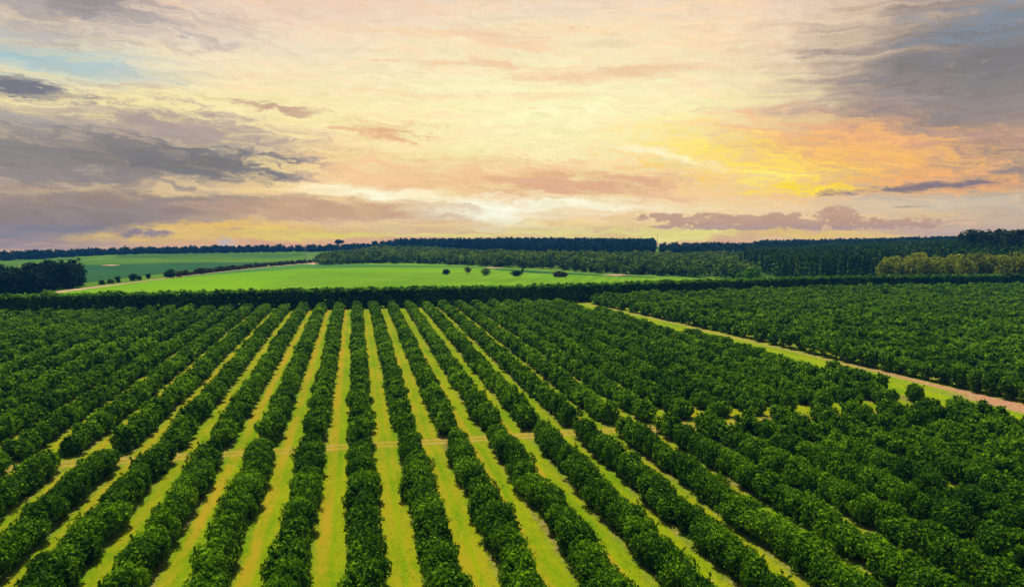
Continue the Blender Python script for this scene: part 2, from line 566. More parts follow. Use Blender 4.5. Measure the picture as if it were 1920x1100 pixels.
def orchard_floor():
    m, nt = new_mat('orchard grass floor')
    N = NT(nt)
    g = N.n('ShaderNodeNewGeometry')
    pos = g.outputs['Position']
    s = N.n('ShaderNodeSeparateXYZ'); N.l(pos, s.inputs[0])
    X, Y, _ = s.outputs
    U = N.math('ADD', N.math('MULTIPLY', X, float(RP[0])), N.math('MULTIPLY_ADD', Y, float(RP[1]), -U0))
    V = N.math('ADD', N.math('MULTIPLY', X, float(RD[0])), N.math('MULTIPLY', Y, float(RD[1])))
    cb = N.n('ShaderNodeCombineXYZ'); N.l(U, cb.inputs[0]); N.l(V, cb.inputs[1])
    UV = cb.outputs[0]
    wob = N.math('MULTIPLY_ADD', N.noise(N.mapping(UV, (0.10, 0.05, 1)), 1.0, 3, 0.6), 2.2, -1.1)
    t = N.math('MODULO', N.math('ADD', U, SP * 1000), SP)       # 0 at a row, 3.5 mid lane
    tw = N.math('ADD', t, N.math('MULTIPLY', wob, 0.35))
    lane = N.noise(UV, 1.0, 0)
    laneid = N.math('FLOOR', N.math('DIVIDE', N.math('ADD', U, SP * 1000), SP))
    wnz = N.n('ShaderNodeTexWhiteNoise', noise_dimensions='1D'); N.l(laneid, wnz.inputs['W'])
    rnd = wnz.outputs['Value']
    fine = N.noise(N.mapping(UV, (1.6, 0.7, 1)), 1.0, 6, 0.7)
    vfine = N.noise(UV, 4.5, 4, 0.7)
    mid = N.noise(N.mapping(UV, (0.30, 0.07, 1)), 1.0, 5, 0.62, 0.3)
    big = N.noise(UV, 0.02, 3, 0.5)
    # grass body: fresh to yellow
    v = N.math('ADD', N.math('MULTIPLY', fine, 0.55), N.math('MULTIPLY', mid, 0.6))
    v = N.math('ADD', v, N.math('MULTIPLY_ADD', big, 0.5, -0.32))
    grass = N.mix(N.ramp(v, 0.30, 0.66), (0.105, 0.245, 0.000, 1), (0.285, 0.345, 0.000, 1))
    grass = N.mix(N.ramp(vfine, 0.35, 0.75, 0, 0.45), grass, (0.085, 0.170, 0.004, 1))
    # worn wheel tracks on either side of the lane, straw coloured
    def band(c, w, soft):
        dd = N.math('ABSOLUTE', N.math('SUBTRACT', tw, c))
        return N.ramp(dd, w, w + soft, 1.0, 0.0)
    trk1 = N.math('MULTIPLY', band(2.7, 0.28, 0.75), N.math('MULTIPLY_ADD', rnd, 0.55, 0.45))
    trk2 = N.math('MULTIPLY', band(4.45, 0.22, 0.60), N.math('MULTIPLY_ADD', rnd, -0.5, 0.65))
    trk = N.math('MAXIMUM', trk1, trk2)
    worn = N.math('MULTIPLY', trk, N.ramp(N.math('ADD', mid, N.math('MULTIPLY', fine, 0.5)), 0.56, 0.90))
    col = N.mix(N.math('MULTIPLY', trk, 0.30), grass, (0.36, 0.30, 0.001, 1))
    col = N.mix(N.math('MULTIPLY', worn, 0.62), col, (0.46, 0.25, 0.022, 1))
    # litter and bare soil under the rows
    e1 = N.math('MINIMUM', t, N.math('SUBTRACT', SP, t))
    under = N.ramp(N.math('ADD', e1, N.math('MULTIPLY_ADD', fine, 2.0, -1.0)), 1.3, 2.1, 1.0, 0.0)
    soil = N.mix(N.ramp(N.noise(UV, 1.1, 5, 0.7), 0.40, 0.68), (0.120, 0.110, 0.012, 1), (0.44, 0.260, 0.130, 1))
    col = N.mix(N.math('MULTIPLY', under, N.ramp(mid, 0.36, 0.66, 0.10, 0.85)), col, soil)
    # the crossing track
    vc = N.math('ADD', N.math('SUBTRACT', V, VC), N.math('MULTIPLY', wob, 0.5))
    cr1 = N.ramp(N.math('ABSOLUTE', vc), 0.9, 2.5, 1.0, 0.0)
    cr2 = N.ramp(N.math('ABSOLUTE', N.math('SUBTRACT', N.math('ABSOLUTE', vc), 0.95)), 0.1, 0.5, 1.0, 0.0)
    col = N.mix(N.math('MULTIPLY', cr1, N.ramp(fine, 0.30, 0.62, 0.25, 0.70)), col, (0.360, 0.260, 0.012, 1))
    col = N.mix(N.math('MULTIPLY', cr2, N.ramp(mid, 0.35, 0.6, 0.2, 0.8)), col, (0.50, 0.300, 0.11, 1))
    col = N.mix(N.ramp(N.noise(UV, 0.65, 4, 0.6), 0.66, 0.76, 0, 0.55), col, (0.48, 0.30, 0.10, 1))
    finish(N, col, N.math('ADD', fine, N.math('MULTIPLY', vfine, 0.7)), 0.6, 0.16)
    return m


def road_mat():
    m, nt = new_mat('farm road verge')
    N = NT(nt)
    g = N.n('ShaderNodeNewGeometry')
    pos = g.outputs['Position']
    s = N.n('ShaderNodeSeparateXYZ'); N.l(pos, s.inputs[0])
    X, Y, _ = s.outputs
    O = N.math('ADD', N.math('MULTIPLY', X, float(rnv[0])), N.math('MULTIPLY_ADD', Y, float(rnv[1]), -float(ra @ rnv)))
    V = N.math('ADD', N.math('MULTIPLY', X, float(rdv[0])), N.math('MULTIPLY', Y, float(rdv[1])))
    cb = N.n('ShaderNodeCombineXYZ'); N.l(O, cb.inputs[0]); N.l(V, cb.inputs[1])
    UV = cb.outputs[0]
    fine = N.noise(UV, 1.4, 6, 0.7)
    mid = N.noise(N.mapping(UV, (0.25, 0.06, 1)), 1.0, 4, 0.6)
    grass = N.mix(N.ramp(N.math('ADD', fine, N.math('MULTIPLY_ADD', mid, 0.7, -0.35)), 0.3, 0.65),
                  (0.095, 0.235, 0.001, 1), (0.28, 0.33, 0.002, 1))
    o = N.math('ADD', O, N.math('MULTIPLY_ADD', mid, 2.6, -1.3))
    o = N.math('ADD', o, N.math('MULTIPLY_ADD', fine, 1.0, -0.5))
    d = N.ramp(N.math('ABSOLUTE', N.math('ADD', o, 0.7)), 0.7, 1.9, 1.0, 0.0)
    wide = N.ramp(V, -110, -97, 0.0, 1.0)
    d = N.math('MAXIMUM', d, N.math('MULTIPLY', wide, N.ramp(N.math('ABSOLUTE', N.math('ADD', o, 2.6)), 2.0, 4.2, 0.95, 0.0)))
    d2 = N.ramp(N.math('ABSOLUTE', N.math('ADD', o, 5.6)), 0.2, 0.7, 0.25, 0.0)
    dirt = N.mix(N.ramp(fine, 0.35, 0.7), (0.36, 0.16, 0.085, 1), (0.60, 0.33, 0.20, 1))
    near = N.ramp(V, -150, -100, 0.36, 0.95)
    col = N.mix(N.math('MULTIPLY', N.math('MAXIMUM', d, d2), near), grass, dirt)
    finish(N, col, fine, 0.5, 0.14)
    return m


def field_mat(name, a, b, rows_az, row_w=1.5, amp=0.5, patch=0.012, c=None):
    m, nt = new_mat(name)
    N = NT(nt)
    g = N.n('ShaderNodeNewGeometry')
    pos = g.outputs['Position']
    r = N.mapping(pos, (1, 1, 0), (0, 0, rows_az))
    stripes = N.noise(N.mapping(r, (1.0 / row_w, 0.004, 1)), 1.0, 3, 0.6)
    pt = N.noise(N.mapping(r, (patch * 0.7, patch, 1)), 1.0, 5, 0.6, 0.4)
    sm = N.noise(pos, 0.15, 5, 0.7)
    v = N.math('ADD', N.math('MULTIPLY_ADD', stripes, amp, -amp / 2), pt)
    v = N.math('ADD', v, N.math('MULTIPLY_ADD', sm, 0.3, -0.15))
    col = N.mix(N.ramp(v, 0.32, 0.68), (*a, 1), (*b, 1))
    if c is not None:
        bands = N.noise(N.mapping(pos, (0.0013, 0.0085, 1), loc=(3.3, 1.7, 0)), 1.0, 4, 0.5)
        col = N.mix(N.ramp(bands, 0.50, 0.56, 0, 0.85), col, (*c, 1))
    finish(N, col, sm, 0.3, 0.3)
    return m


M['floor'] = orchard_floor()
M['road'] = road_mat()
M['land'] = field_mat('pasture', (0.075, 0.16, 0.018), (0.13, 0.24, 0.022), 0.4, 6, 0.3, 0.02)
M['bright_field'] = field_mat('young cane field', (0.110, 0.250, 0.000), (0.165, 0.330, 0.008), 0.22, 4.5, 1.3, 0.010)
M['lime_field'] = field_mat('lime green crop', (0.125, 0.300, 0.000), (0.175, 0.360, 0.000), 0.2, 3, 0.25, 0.010)
M['hill_field'] = field_mat('far hill crop', (0.065, 0.160, 0.004), (0.120, 0.240, 0.008), 1.2, 9, 0.5, 0.006, (0.040, 0.125, 0.010))
M['dark_field'] = field_mat('tall dark green crop', (0.018, 0.085, 0.026), (0.030, 0.115, 0.030), 1.2, 6, 0.4, 0.008)
M['mid_field'] = field_mat('mid green crop', (0.050, 0.170, 0.030), (0.075, 0.220, 0.032), 0.9, 5, 0.4, 0.009)
M['dirt'] = simple_mat('pink dirt', (0.42, 0.22, 0.12), (0.62, 0.38, 0.22), 0.2)


# ------------------------------------------------------------------ mesh helpers
def mesh_np(name, verts, nper, mat, smooth=False):
    """verts (n*nper, 3): consecutive runs of nper vertices make one face each"""
    nf = len(verts) // nper
    me = bpy.data.meshes.new(name)
    me.vertices.add(nf * nper)
    me.vertices.foreach_set('co', np.ascontiguousarray(verts, dtype=np.float32).ravel())
    me.loops.add(nf * nper)
    me.loops.foreach_set('vertex_index', np.arange(nf * nper, dtype=np.int32))
    me.polygons.add(nf)
    me.polygons.foreach_set('loop_start', np.arange(0, nf * nper, nper, dtype=np.int32))
    if mat: me.materials.append(mat)
    me.update()
    return me


def mesh_idx(name, verts, faces, mat, smooth=False):
    me = bpy.data.meshes.new(name)
    me.from_pydata([tuple(v) for v in verts], [], [tuple(f) for f in faces])
    if mat: me.materials.append(mat)
    if smooth:
        me.polygons.foreach_set('use_smooth', [True] * len(me.polygons))
    me.update()
    return me


def link(name, data, parent=None, loc=None):
    o = bpy.data.objects.new(name, data)
    C.objects.link(o)
    if parent: o.parent = parent
    if loc is not None: o.location = loc
    return o


def tag(o, label=None, cat=None, group=None, kind=None):
    if label: o['label'] = label
    if cat: o['category'] = cat
    if group: o['group'] = group
    if kind: o['kind'] = kind
    return o


def unit(n):
    v = rng.normal(size=(n, 3))
    return v / np.linalg.norm(v, axis=1, keepdims=True)


def leaves_at(P, Nrm, size, jitter=0.6, aspect=1.6, quad=True):
    """one small leaf-shaped face per point, facing roughly along Nrm"""
    n = len(P)
    nn = Nrm + unit(n) * jitter
    nn /= np.linalg.norm(nn, axis=1, keepdims=True)
    t = np.cross(nn, unit(n))
    t /= np.linalg.norm(t, axis=1, keepdims=True) + 1e-9
    b = np.cross(nn, t)
    s = size * rng.uniform(0.65, 1.35, (n, 1))
    L = t * s * aspect * 0.5
    Wd = b * s * 0.5
    if quad:
        out = np.stack([P - L, P + Wd + L * 0.1, P + L, P - Wd + L * 0.1], axis=1)
        return out.reshape(-1, 3)
    out = np.stack([P - L - Wd * 0.9, P + Wd * 1.1, P + L - Wd * 0.6], axis=1)
    return out.reshape(-1, 3)


def lobed_crown(nlobes, width, height, base, nleaf, size, quad=True, top_bias=0.0, core=True, jitter=0.6, flat=1.0, seed=0, lean=0.0):
    """lobes spread through the crown's volume, leaf faces over and inside each lobe"""
    r = np.random.default_rng(seed)
    cz = base + (height - base) * 0.5
    cen, rad = [], []
    for i in range(nlobes):
        a = r.uniform(0, 2 * pi)
        q = r.uniform(0, 1) ** 0.6
        zz = r.uniform(-1, 1)
        if r.uniform() < top_bias: zz = abs(zz)
        rr = sqrt(max(0.05, 1 - zz * zz * 0.75)) * q * (1 + lean * sin(a * 2 + seed) * 0.6 + lean * cos(a + seed * 1.7) * 0.5)
        rl = r.uniform(0.17, 0.36) * width * 0.72
        cen.append([cos(a) * rr * (width / 2 - rl * 0.62), sin(a) * rr * (width / 2 - rl * 0.62),
                    cz + zz * ((height - base) / 2 - rl * 0.5 * flat)])
        rad.append(rl)
    cen = np.array(cen); rad = np.array(rad)
    w = rad ** 2; w = w / w.sum()
    idx = rng.choice(nlobes, nleaf, p=w)
    d = unit(nleaf)
    # push more of the leaves to the tops of the lobes, ragged edge
    rr = rad[idx, None] * (1.0 - np.abs(rng.normal(0, 0.16, (nleaf, 1)))) * (1 + 0.12 * np.sin(d[:, :1] * 9 + idx[:, None]))
    P = cen[idx] + d * rr * np.array([1, 1, flat])
    P[:, 2] = np.maximum(P[:, 2], base * 0.6 + 0.05 * rng.uniform(0, 1, nleaf))
    # strays: short shoots standing out of the crown
    ns = nleaf // 12
    P[:ns] += d[:ns] * rng.uniform(0, 0.30, (ns, 1)) * size * 3
    if lean:
        for _ in range(14):
            j = int(r.integers(nlobes)); dd = unit(1)[0]; dd[2] = abs(dd[2]) + 0.3; dd /= np.linalg.norm(dd)
            k = rng.integers(0, nleaf, 16)
            t_ = rng.uniform(0.75, 1.0 + r.uniform(0.1, 0.75) / max(rad[j], 0.3), (16, 1))
            P[k] = cen[j] + dd * rad[j] * t_ + rng.normal(0, 0.06, (16, 3)); d[k] = dd
    return leaves_at(P, d, size, jitter, 1.6, quad), cen, rad


def trunk_mesh(name, height, r0, limbs, spread, seed=0, sides=7):
    r = random.Random(seed)
    V_, F_ = [], []

    def tube(pts, rads):
        base = len(V_)
        for (p, q) in zip(pts, rads):
            for k in range(sides):
                a = 2 * pi * k / sides
                V_.append((p[0] + cos(a) * q, p[1] + sin(a) * q, p[2]))
        for i in range(len(pts) - 1):
            for k in range(sides):
                a, b = base + i * sides + k, base + i * sides + (k + 1) % sides
                F_.append((a, b, b + sides, a + sides))
        F_.append(tuple(base + (len(pts) - 1) * sides + k for k in range(sides)))
    fork = height * 0.32
    tube([(0, 0, -0.15), (0.02 * height, 0, fork * 0.5), (0, 0.02 * height, fork)], [r0 * 1.25, r0, r0 * 0.85])
    for i in range(limbs):
        a = 2 * pi * i / limbs + r.uniform(-0.4, 0.4)
        e = (cos(a) * spread, sin(a) * spread, height * r.uniform(0.75, 0.95))
        mdl = (e[0] * 0.5, e[1] * 0.5, fork + (e[2] - fork) * 0.4)
        tube([(0, 0, fork * 0.9), mdl, e], [r0 * 0.6, r0 * 0.38, r0 * 0.12])
    return mesh_idx(name, V_, F_, M['bark'], True)


# ------------------------------------------------------------------ ground
def sheet(name, mat, xs_near_far, nu, nv, off, kind='structure'):
    """xs_near_far: function (s in 0..1) -> two world points; a sheet lofted between them and laid on the terrain"""
    P = np.zeros((nu + 1, nv + 1, 3))
    for i in range(nu + 1):
        a, b = xs_near_far(i / nu)
        for j in range(nv + 1):
            q = a + (b - a) * (j / nv)
            P[i, j, :2] = q
    P[..., 2] = terrain(P[..., 0], P[..., 1]) + off
    vs = P.reshape(-1, 3)
    fs = []
    for i in range(nu):
        for j in range(nv):
            k = i * (nv + 1) + j
            fs.append((k, k + nv + 1, k + nv + 2, k + 1))
    o = link(name, mesh_idx(name, vs, fs, mat, True))
    # faces upwards
    if o.data.polygons[0].normal.z < 0: o.data.flip_normals()
    return tag(o, kind=kind)


# base land, polar grid, out past every wood
radii = np.concatenate([[0.01], np.arange(20, 500, 12), np.arange(500, 1700, 25), np.arange(1700, 2301, 60)])
na = 240
gv = []
for r_ in radii:
    for k in range(na):
        a = 2 * pi * k / na
        gv.append((r_ * sin(a), r_ * cos(a), 0))
gv = np.array(gv)
gv[:, 2] = terrain(gv[:, 0], gv[:, 1]) - 0.02 - 0.3 * (np.hypot(gv[:, 0], gv[:, 1]) < 300)
gf = []
for i in range(len(radii) - 1):
    for k in range(na):
        a, b = i * na + k, i * na + (k + 1) % na
        gf.append((a, a + na, b + na, b))
g = link('ground', mesh_idx('ground', gv, gf, M['land'], True))
if g.data.polygons[5].normal.z < 0: g.data.flip_normals()
tag(g, kind='structure')


def uv2w(u, v): return RP * u + RD * v


def road_pt(s, o): return ra + rdv * s + rnv * o


sheet('farm_road', M['road'], lambda s: (road_pt(-2 + 250 * s, -14.5), road_pt(-2 + 250 * s, 0.8)), 60, 4, 0.03)
HB = [ground_at(-700, 612), ground_at(1010, 569), ground_at(1200, 561), ground_at(1560, 547), ground_at(2500, 513)]


def hedge_hit(p, r):
    best = None
    for a, b in zip(HB[:-1], HB[1:]):
        m_ = np.array([[r[0], a[0] - b[0]], [r[1], a[1] - b[1]]])
        t_, s_ = np.linalg.solve(m_, a - p)
        if -0.001 <= s_ <= 1.001 and t_ > 0: best = t_
    return best


def floor_line(s):
    p = uv2w(-330 + 640 * s, -60)
    t_ = hedge_hit(p, RD)
    return p, p + RD * (t_ if t_ else 360)


sheet('orchard_grass', M['floor'], floor_line, 128, 80, 0.01)


def interp_pts(tab):
    tab = np.array(tab, float)
    return lambda px: np.interp(px, tab[:, 0], tab[:, 1])


far_edge = interp_pts([(60, 553), (110, 546.5), (200, 536), (300, 523), (400, 511), (500, 500), (600, 491.5), (700, 492),
                       (800, 494.5), (940, 503), (1040, 508), (1150, 516), (1300, 522), (1420, 523), (1500, 525)])


def near_pt(px):
    r = ray(px, HOR); r = r[:2] / np.linalg.norm(r[:2])
    best = None
    for a, b in zip(HB[:-1], HB[1:]):
        m_ = np.array([[r[0], a[0] - b[0]], [r[1], a[1] - b[1]]])
        t_, s_ = np.linalg.solve(m_, a)
        if -0.001 <= s_ <= 1.001 and t_ > 0: best = t_
    return r * (best + 1.5)


def bright(s):
    px = 60 + s * 1400
    a = near_pt(px); b = ground_at(px, float(far_edge(px)))
    if np.linalg.norm(b) < np.linalg.norm(a): b = a * 1.001
    return a, b


sheet('crop_field', M['bright_field'], bright, 90, 60, 0.06)


def between(px0, px1, near, far):
    n_, f_ = interp_pts(near), interp_pts(far)

    def fn(s):
        px = px0 + s * (px1 - px0)
        return ground_at(px, float(n_(px))), ground_at(px, float(f_(px)))
    return fn


# lime green strip across the crop field, broad on the left
sheet('lime_crop_strip', M['lime_field'], between(115, 900, [(115, 551), (480, 546), (560, 512), (900, 511)],
      [(115, 547), (200, 537), (300, 525), (400, 515), (480, 509), (560, 505), (700, 503.5), (820, 506), (900, 510)]), 60, 20, 0.14)
# darker strips along its far side
sheet('dark_crop_strip', M['mid_field'], between(330, 940, [(330, 521), (430, 513), (560, 503.2), (700, 501), (860, 501), (940, 506)],
      [(330, 520), (430, 508), (560, 495.5), (700, 496), (860, 499), (940, 505)]), 50, 6, 0.14)
sheet('dark_crop_strip', M['dark_field'], between(930, 1230, [(930, 506), (1000, 512), (1100, 516), (1230, 521)],
      [(930, 504), (1000, 507.5), (1100, 513.5), (1230, 520)]), 30, 5, 0.14)
# far hill on the left
sheet('hill_field', M['hill_field'], between(-260, 720,
      [(-260, 560), (60, 552), (110, 546), (200, 535), (300, 522), (400, 510.5), (500, 499.5), (600, 491), (640, 489), (720, 480)],
      [(-260, 490), (0, 485), (100, 476), (200, 471), (300, 468), (400, 466), (600, 467), (650, 471), (720, 478)]), 90, 60, 0.05)
sheet('dark_hill_crop', M['dark_field'], between(90, 590,
      [(90, 540), (150, 531), (300, 514), (420, 502), (520, 495), (590, 491)],
      [(90, 499), (200, 497), (230, 495), (330, 493), (450, 493), (590, 490)]), 50, 16, 0.12)
# dirt road between the two fields
sheet('dirt_road', M['dirt'], between(70, 600,
      [(70, 556), (110, 549.5), (200, 537.4), (240, 531.8), (300, 524), (400, 512), (500, 501), (600, 492.5)],
      [(70, 552), (110, 546.2), (200, 535.2), (240, 530.4), (300, 522.8), (400, 511.2), (500, 500.3), (600, 491.2)]), 60, 2, 0.22)
for (x0, x1, y0, y1) in ((1128, 1182, 517.5, 514.6), (575, 600, 496.5, 492.5), (128, 146, 529.5, 524.5), (146, 164, 524, 521.5),
                         (905, 945, 503.2, 501.4), (190, 226, 498.5, 496.6)):
    pm = (x0 + x1) / 2
    sheet('bare_soil', M['dirt'], between(x0, x1, [(x0, (y0 + y1) / 2 + .2), (pm, y0), (x1, (y0 + y1) / 2 + .2)],
          [(x0, (y0 + y1) / 2 - .2), (pm, y1), (x1, (y0 + y1) / 2 - .2)]), 10, 2, 0.26)

# ------------------------------------------------------------------ orchard trees
ROOTS = []
pl = ground_at(1716, 750)        # the lone tree and the clearing round it
block = []                       # (x, y, row index, steps from the crossing track) of every tree of the near block
TS = 2.75
for k in range(-42, 24):
    u = U0 + k * SP
    # beyond the track
    for side_, v0, v1 in ((1, VC + 4.5, VH - 4.5), (-1, VC - 3.7, 30.0)):
        v = v0; n_ = 0
        while (v < v1 if side_ > 0 else v > v1):
            n_ += 1
            p = uv2w(u + rng.normal(0, 0.13), v + rng.normal(0, 0.22))
            clear = np.linalg.norm(p - pl) < 7.5
            if road_off(p) < -13.6 and not clear:
                X_, Y_ = pix((p[0], p[1], 1.5))
                if p[1] > 10 and -90 < X_ < 2010 and Y_ < 1190:
                    block.append((p[0], p[1], k, side_ * n_))
            v += side_ * TS
# right hand block: rows run along the farm road
rblock = []
o_ = 2.4
while o_ < 360:
    s_ = -120.0
    while s_ < 330:
        p = road_pt(s_ + rng.normal(0, 0.3), o_ + rng.normal(0, 0.25))
        vv = float(p @ RD)
        X_, Y_ = pix((p[0], p[1], 1.5))
        # keep inside the windbreak
        i_ = np.interp(p[0], [HB[1][0], HB[2][0], HB[3][0], HB[4][0]], [HB[1][1], HB[2][1], HB[3][1], HB[4][1]])
        lim = i_ - 7
        skip = (abs(s_ % 83 - 40) < 1.9 and o_ < 8)
        if p[1] > 10 and p[1] < lim and X_ < 2010 and X_ > 900 and not skip:
            rblock.append((p[0], p[1]))
        s_ += 3.7
    o_ += 6.4
print('orchard', len(block), 'right', len(rblock))

# prototypes
protos = []
for i in range(9):
    q, cen, rad = lobed_crown(44, 3.85, 2.9, 0.10, 6500, 0.19, True, 0.05, seed=100 + i, jitter=0.8, lean=0.35)
    protos.append((mesh_np('citrus_crown', q, 4, M['citrus']), trunk_mesh('citrus_trunk', 2.8, 0.16, 5, 1.2, i)))

dist = [math.hypot(b[0], b[1]) for b in block]
vis = []
for i, b in enumerate(block):
    X_, Y_ = pix((b[0], b[1], 2.2))
    vis.append(-25 < X_ < 1945 and Y_ < 1120)
order = sorted([i for i in range(len(block)) if vis[i]], key=lambda i: dist[i])
single = set(order[:299])
words = ['first', 'second', 'third', 'fourth', 'fifth', 'sixth', 'seventh', 'eighth', 'ninth', 'tenth', 'eleventh', 'twelfth',
         'thirteenth', 'fourteenth', 'fifteenth', 'sixteenth', 'seventeenth', 'eighteenth', 'nineteenth', 'twentieth',
         'twenty-first', 'twenty-second', 'twenty-third', 'twenty-fourth', 'twenty-fifth', 'twenty-sixth']
GR = 'citrus trees standing in the nearest part of the orchard rows'
first_done = False


def citrus_label(k, n):
    side_ = 'beyond' if n > 0 else 'before'
    if k == 0:
        row = 'in the upright centre row'
    else:
        row = 'in the %s row %s of the upright one' % (words[abs(k) - 1], 'right' if k > 0 else 'left')
    return '%s citrus tree %s the crossing track %s' % (words[abs(n) - 1], side_, row)


ROW_ROT = atan2(RD[1], RD[0])


def add_citrus(x, y, label, proto, s, rz):
    root = link('citrus_tree', None, loc=(x, y, float(terrain(x, y))))
    root.rotation_euler = (0, 0, rz)
    root.scale = s
    tag(root, label, 'tree', GR)
    link('crown', proto[0], root)
    link('trunk', proto[1], root)
    return root


for i in sorted(single, key=lambda i: dist[i]):
    x, y, k, n = block[i]
    w = rng.uniform(0.84, 1.10)
    add_citrus(x, y, citrus_label(k, n), protos[int(rng.integers(9))],
               (w * rng.uniform(1.1, 1.4), w * rng.uniform(0.9, 1.06), rng.uniform(0.86, 1.14)), ROW_ROT + rng.normal(0, 0.22) + (pi if rng.uniform() > 0.5 else 0))
# the lone tree on the grass by the farm road
root = add_citrus(pl[0], pl[1], 'lone citrus tree on the open grass beside the farm road', protos[2], (0.95, 0.95, 1.0), 1.0)


def lod_variants(n, nleaf, size, quad, width=4.7, height=3.75, lobes=22, base=0.3, flat=1.0, seed=0, top_bias=0.2, jitter=0.75, lean=0.0):
    out = []
    for i in range(n):
        q, cen, rad = lobed_crown(lobes, width, height, base, nleaf, size, quad, top_bias, seed=seed + i, jitter=jitter, flat=flat, lean=lean)
        out.append(q)
    return out


def stamp(variants, pts, wr=(0.88, 1.12), hr=(0.85, 1.15), zs=None):
    """copies of the variants at the points, each turned and scaled, as one vertex array"""
    out = []
    for i, p in enumerate(pts):
        q = variants[int(rng.integers(len(variants)))]
        a = rng.uniform(0, 2 * pi)
        w = rng.uniform(*wr); h = rng.uniform(*hr)
        R = np.array([[cos(a) * w, -sin(a) * w, 0], [sin(a) * w, cos(a) * w, 0], [0, 0, h]])
        z = zs[i] if zs is not None else float(terrain(p[0], p[1]))
        out.append((q @ R.T + np.array([p[0], p[1], z])).astype(np.float32))
    return np.concatenate(out)


A = [(b[0], b[1]) for i, b in enumerate(block) if i not in single and dist[i] < 170]
B = [(b[0], b[1]) for i, b in enumerate(block) if i not in single and dist[i] >= 170]
RA_ = [b for b in rblock if math.hypot(*b) < 190]
RB_ = [b for b in rblock if math.hypot(*b) >= 190]
parts = [stamp(lod_variants(8, 2300, 0.32, False, 3.85, 2.9, base=0.10, seed=300, lean=0.3), A),
         stamp(lod_variants(8, 900, 0.49, False, 3.85, 2.9, base=0.10, seed=320), B),
         stamp(lod_variants(6, 1700, 0.38, False, 4.6, 4.1, seed=340, top_bias=0.35), RA_),
         stamp(lod_variants(6, 650, 0.62, False, 4.6, 4.1, seed=360, top_bias=0.35), RB_)]
far = link('distant_citrus_trees', mesh_np('distant_citrus_trees', np.concatenate(parts), 3, M['citrus']))
tag(far, 'dense dark green citrus rows filling the distance and the block beyond the farm road', 'orchard', kind='stuff')
print('orchard faces', len(far.data.polygons))

# tufts, weeds and fallen leaves over the lanes nearest the camera
nt_ = 110000
uu = rng.uniform(-75, 80, nt_); vv = 40 + (175 - 40) * rng.uniform(0, 1, nt_) ** 1.3
cl = np.sin(uu * 1.9 + 3 * np.sin(vv * 0.31)) * np.sin(vv * 0.83 + 2 * np.sin(uu * 0.7)) + rng.normal(0, 0.55, nt_)
uu, vv = uu[cl > 0.25], vv[cl > 0.25]
P = np.stack([RP[0] * uu + RD[0] * vv, RP[1] * uu + RD[1] * vv, np.zeros(len(uu))], 1)
P[:, 2] = terrain(P[:, 0], P[:, 1]) + 0.03
ok = (P - np.array([0, 0, 0]))[:, :2] @ rnv - float(ra @ rnv) < -1
P = P[ok]
Nn = np.tile(np.array([0.0, 0.0, 1.0]), (len(P), 1))
tf = link('weed_tufts', mesh_np('weed_tufts', leaves_at(P, Nn, 0.11, 0.2, 1.8, False), 3, M['weed']))
tag(tf, 'small weed tufts scattered over the grass lanes between the rows', 'weeds', kind='stuff')

# ------------------------------------------------------------------ windbreak
def along(pts, step):
    out = []
    for a, b in zip(pts[:-1], pts[1:]):
        L = np.linalg.norm(b - a)
        n = int(L / step)
        for i in range(n):
            out.append(a + (b - a) * (i / n))
    return out


hp = along(HB, 1.5)
zs = [0.0] * len(hp)
hv = lod_variants(7, 900, 0.52, False, 4.2, 8.3, 40, 0.0, 1.3, 400, 0.0, 0.6)
hp2 = [p + RD * 0.0 + rng.normal(0, 0.25, 2) for p in hp]
hedge = link('windbreak_hedge', mesh_np('windbreak_hedge', stamp(hv, hp2, (0.9, 1.15), (0.92, 1.04)), 3, M['hedge']))
tag(hedge, 'tall dark trimmed windbreak hedge closing off the far end of the orchard', 'hedge')

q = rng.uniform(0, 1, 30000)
hp3 = np.array(along(HB, 0.5))  # extra layer of paler leaves, painting the sunlit rim along the hedge top
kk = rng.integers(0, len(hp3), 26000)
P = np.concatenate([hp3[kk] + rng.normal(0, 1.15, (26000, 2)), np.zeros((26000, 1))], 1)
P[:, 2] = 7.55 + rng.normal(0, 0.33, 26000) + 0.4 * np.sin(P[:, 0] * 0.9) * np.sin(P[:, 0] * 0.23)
sh = link('lit_top_leaves', mesh_np('lit_top_leaves', leaves_at(P, np.tile([0.0, -0.15, 1.0], (26000, 1)), 0.62, 0.45, 1.5, False), 3, M['hedge_top_lit']), hedge)
sh['label'] = 'bright green leaves along the hedge top, sunlit rim put into their colour'

# ------------------------------------------------------------------ woods
def scatter(poly_near, poly_far, px0, px1, step, jitter=0.4, off=0.0, zmax=None):
    """points on the ground between two lines given as they appear in the photograph"""
    n_, f_ = interp_pts(poly_near), interp_pts(poly_far)
    pts = []
    px = px0
    cols = []
    while px < px1:
        a = ground_at(px, float(n_(px))); b = ground_at(px, float(f_(px)))
        cols.append((a, b))
        da, db = np.linalg.norm(a), np.linalg.norm(b)
        m_ = (da + db) / 2
        px += step * F / m_
        L = max(0.0, db - da)
        k = int(L / step) + 1
        r = a / da
        for i in range(k):
            # thin out with nearness so density is even on the ground
            d_ = da + i * step
            q = r * d_ + rng.normal(0, step * jitter, 2)
            if d_ < m_ and rng.uniform() > d_ / m_: continue
            pts.append(q)
    return pts


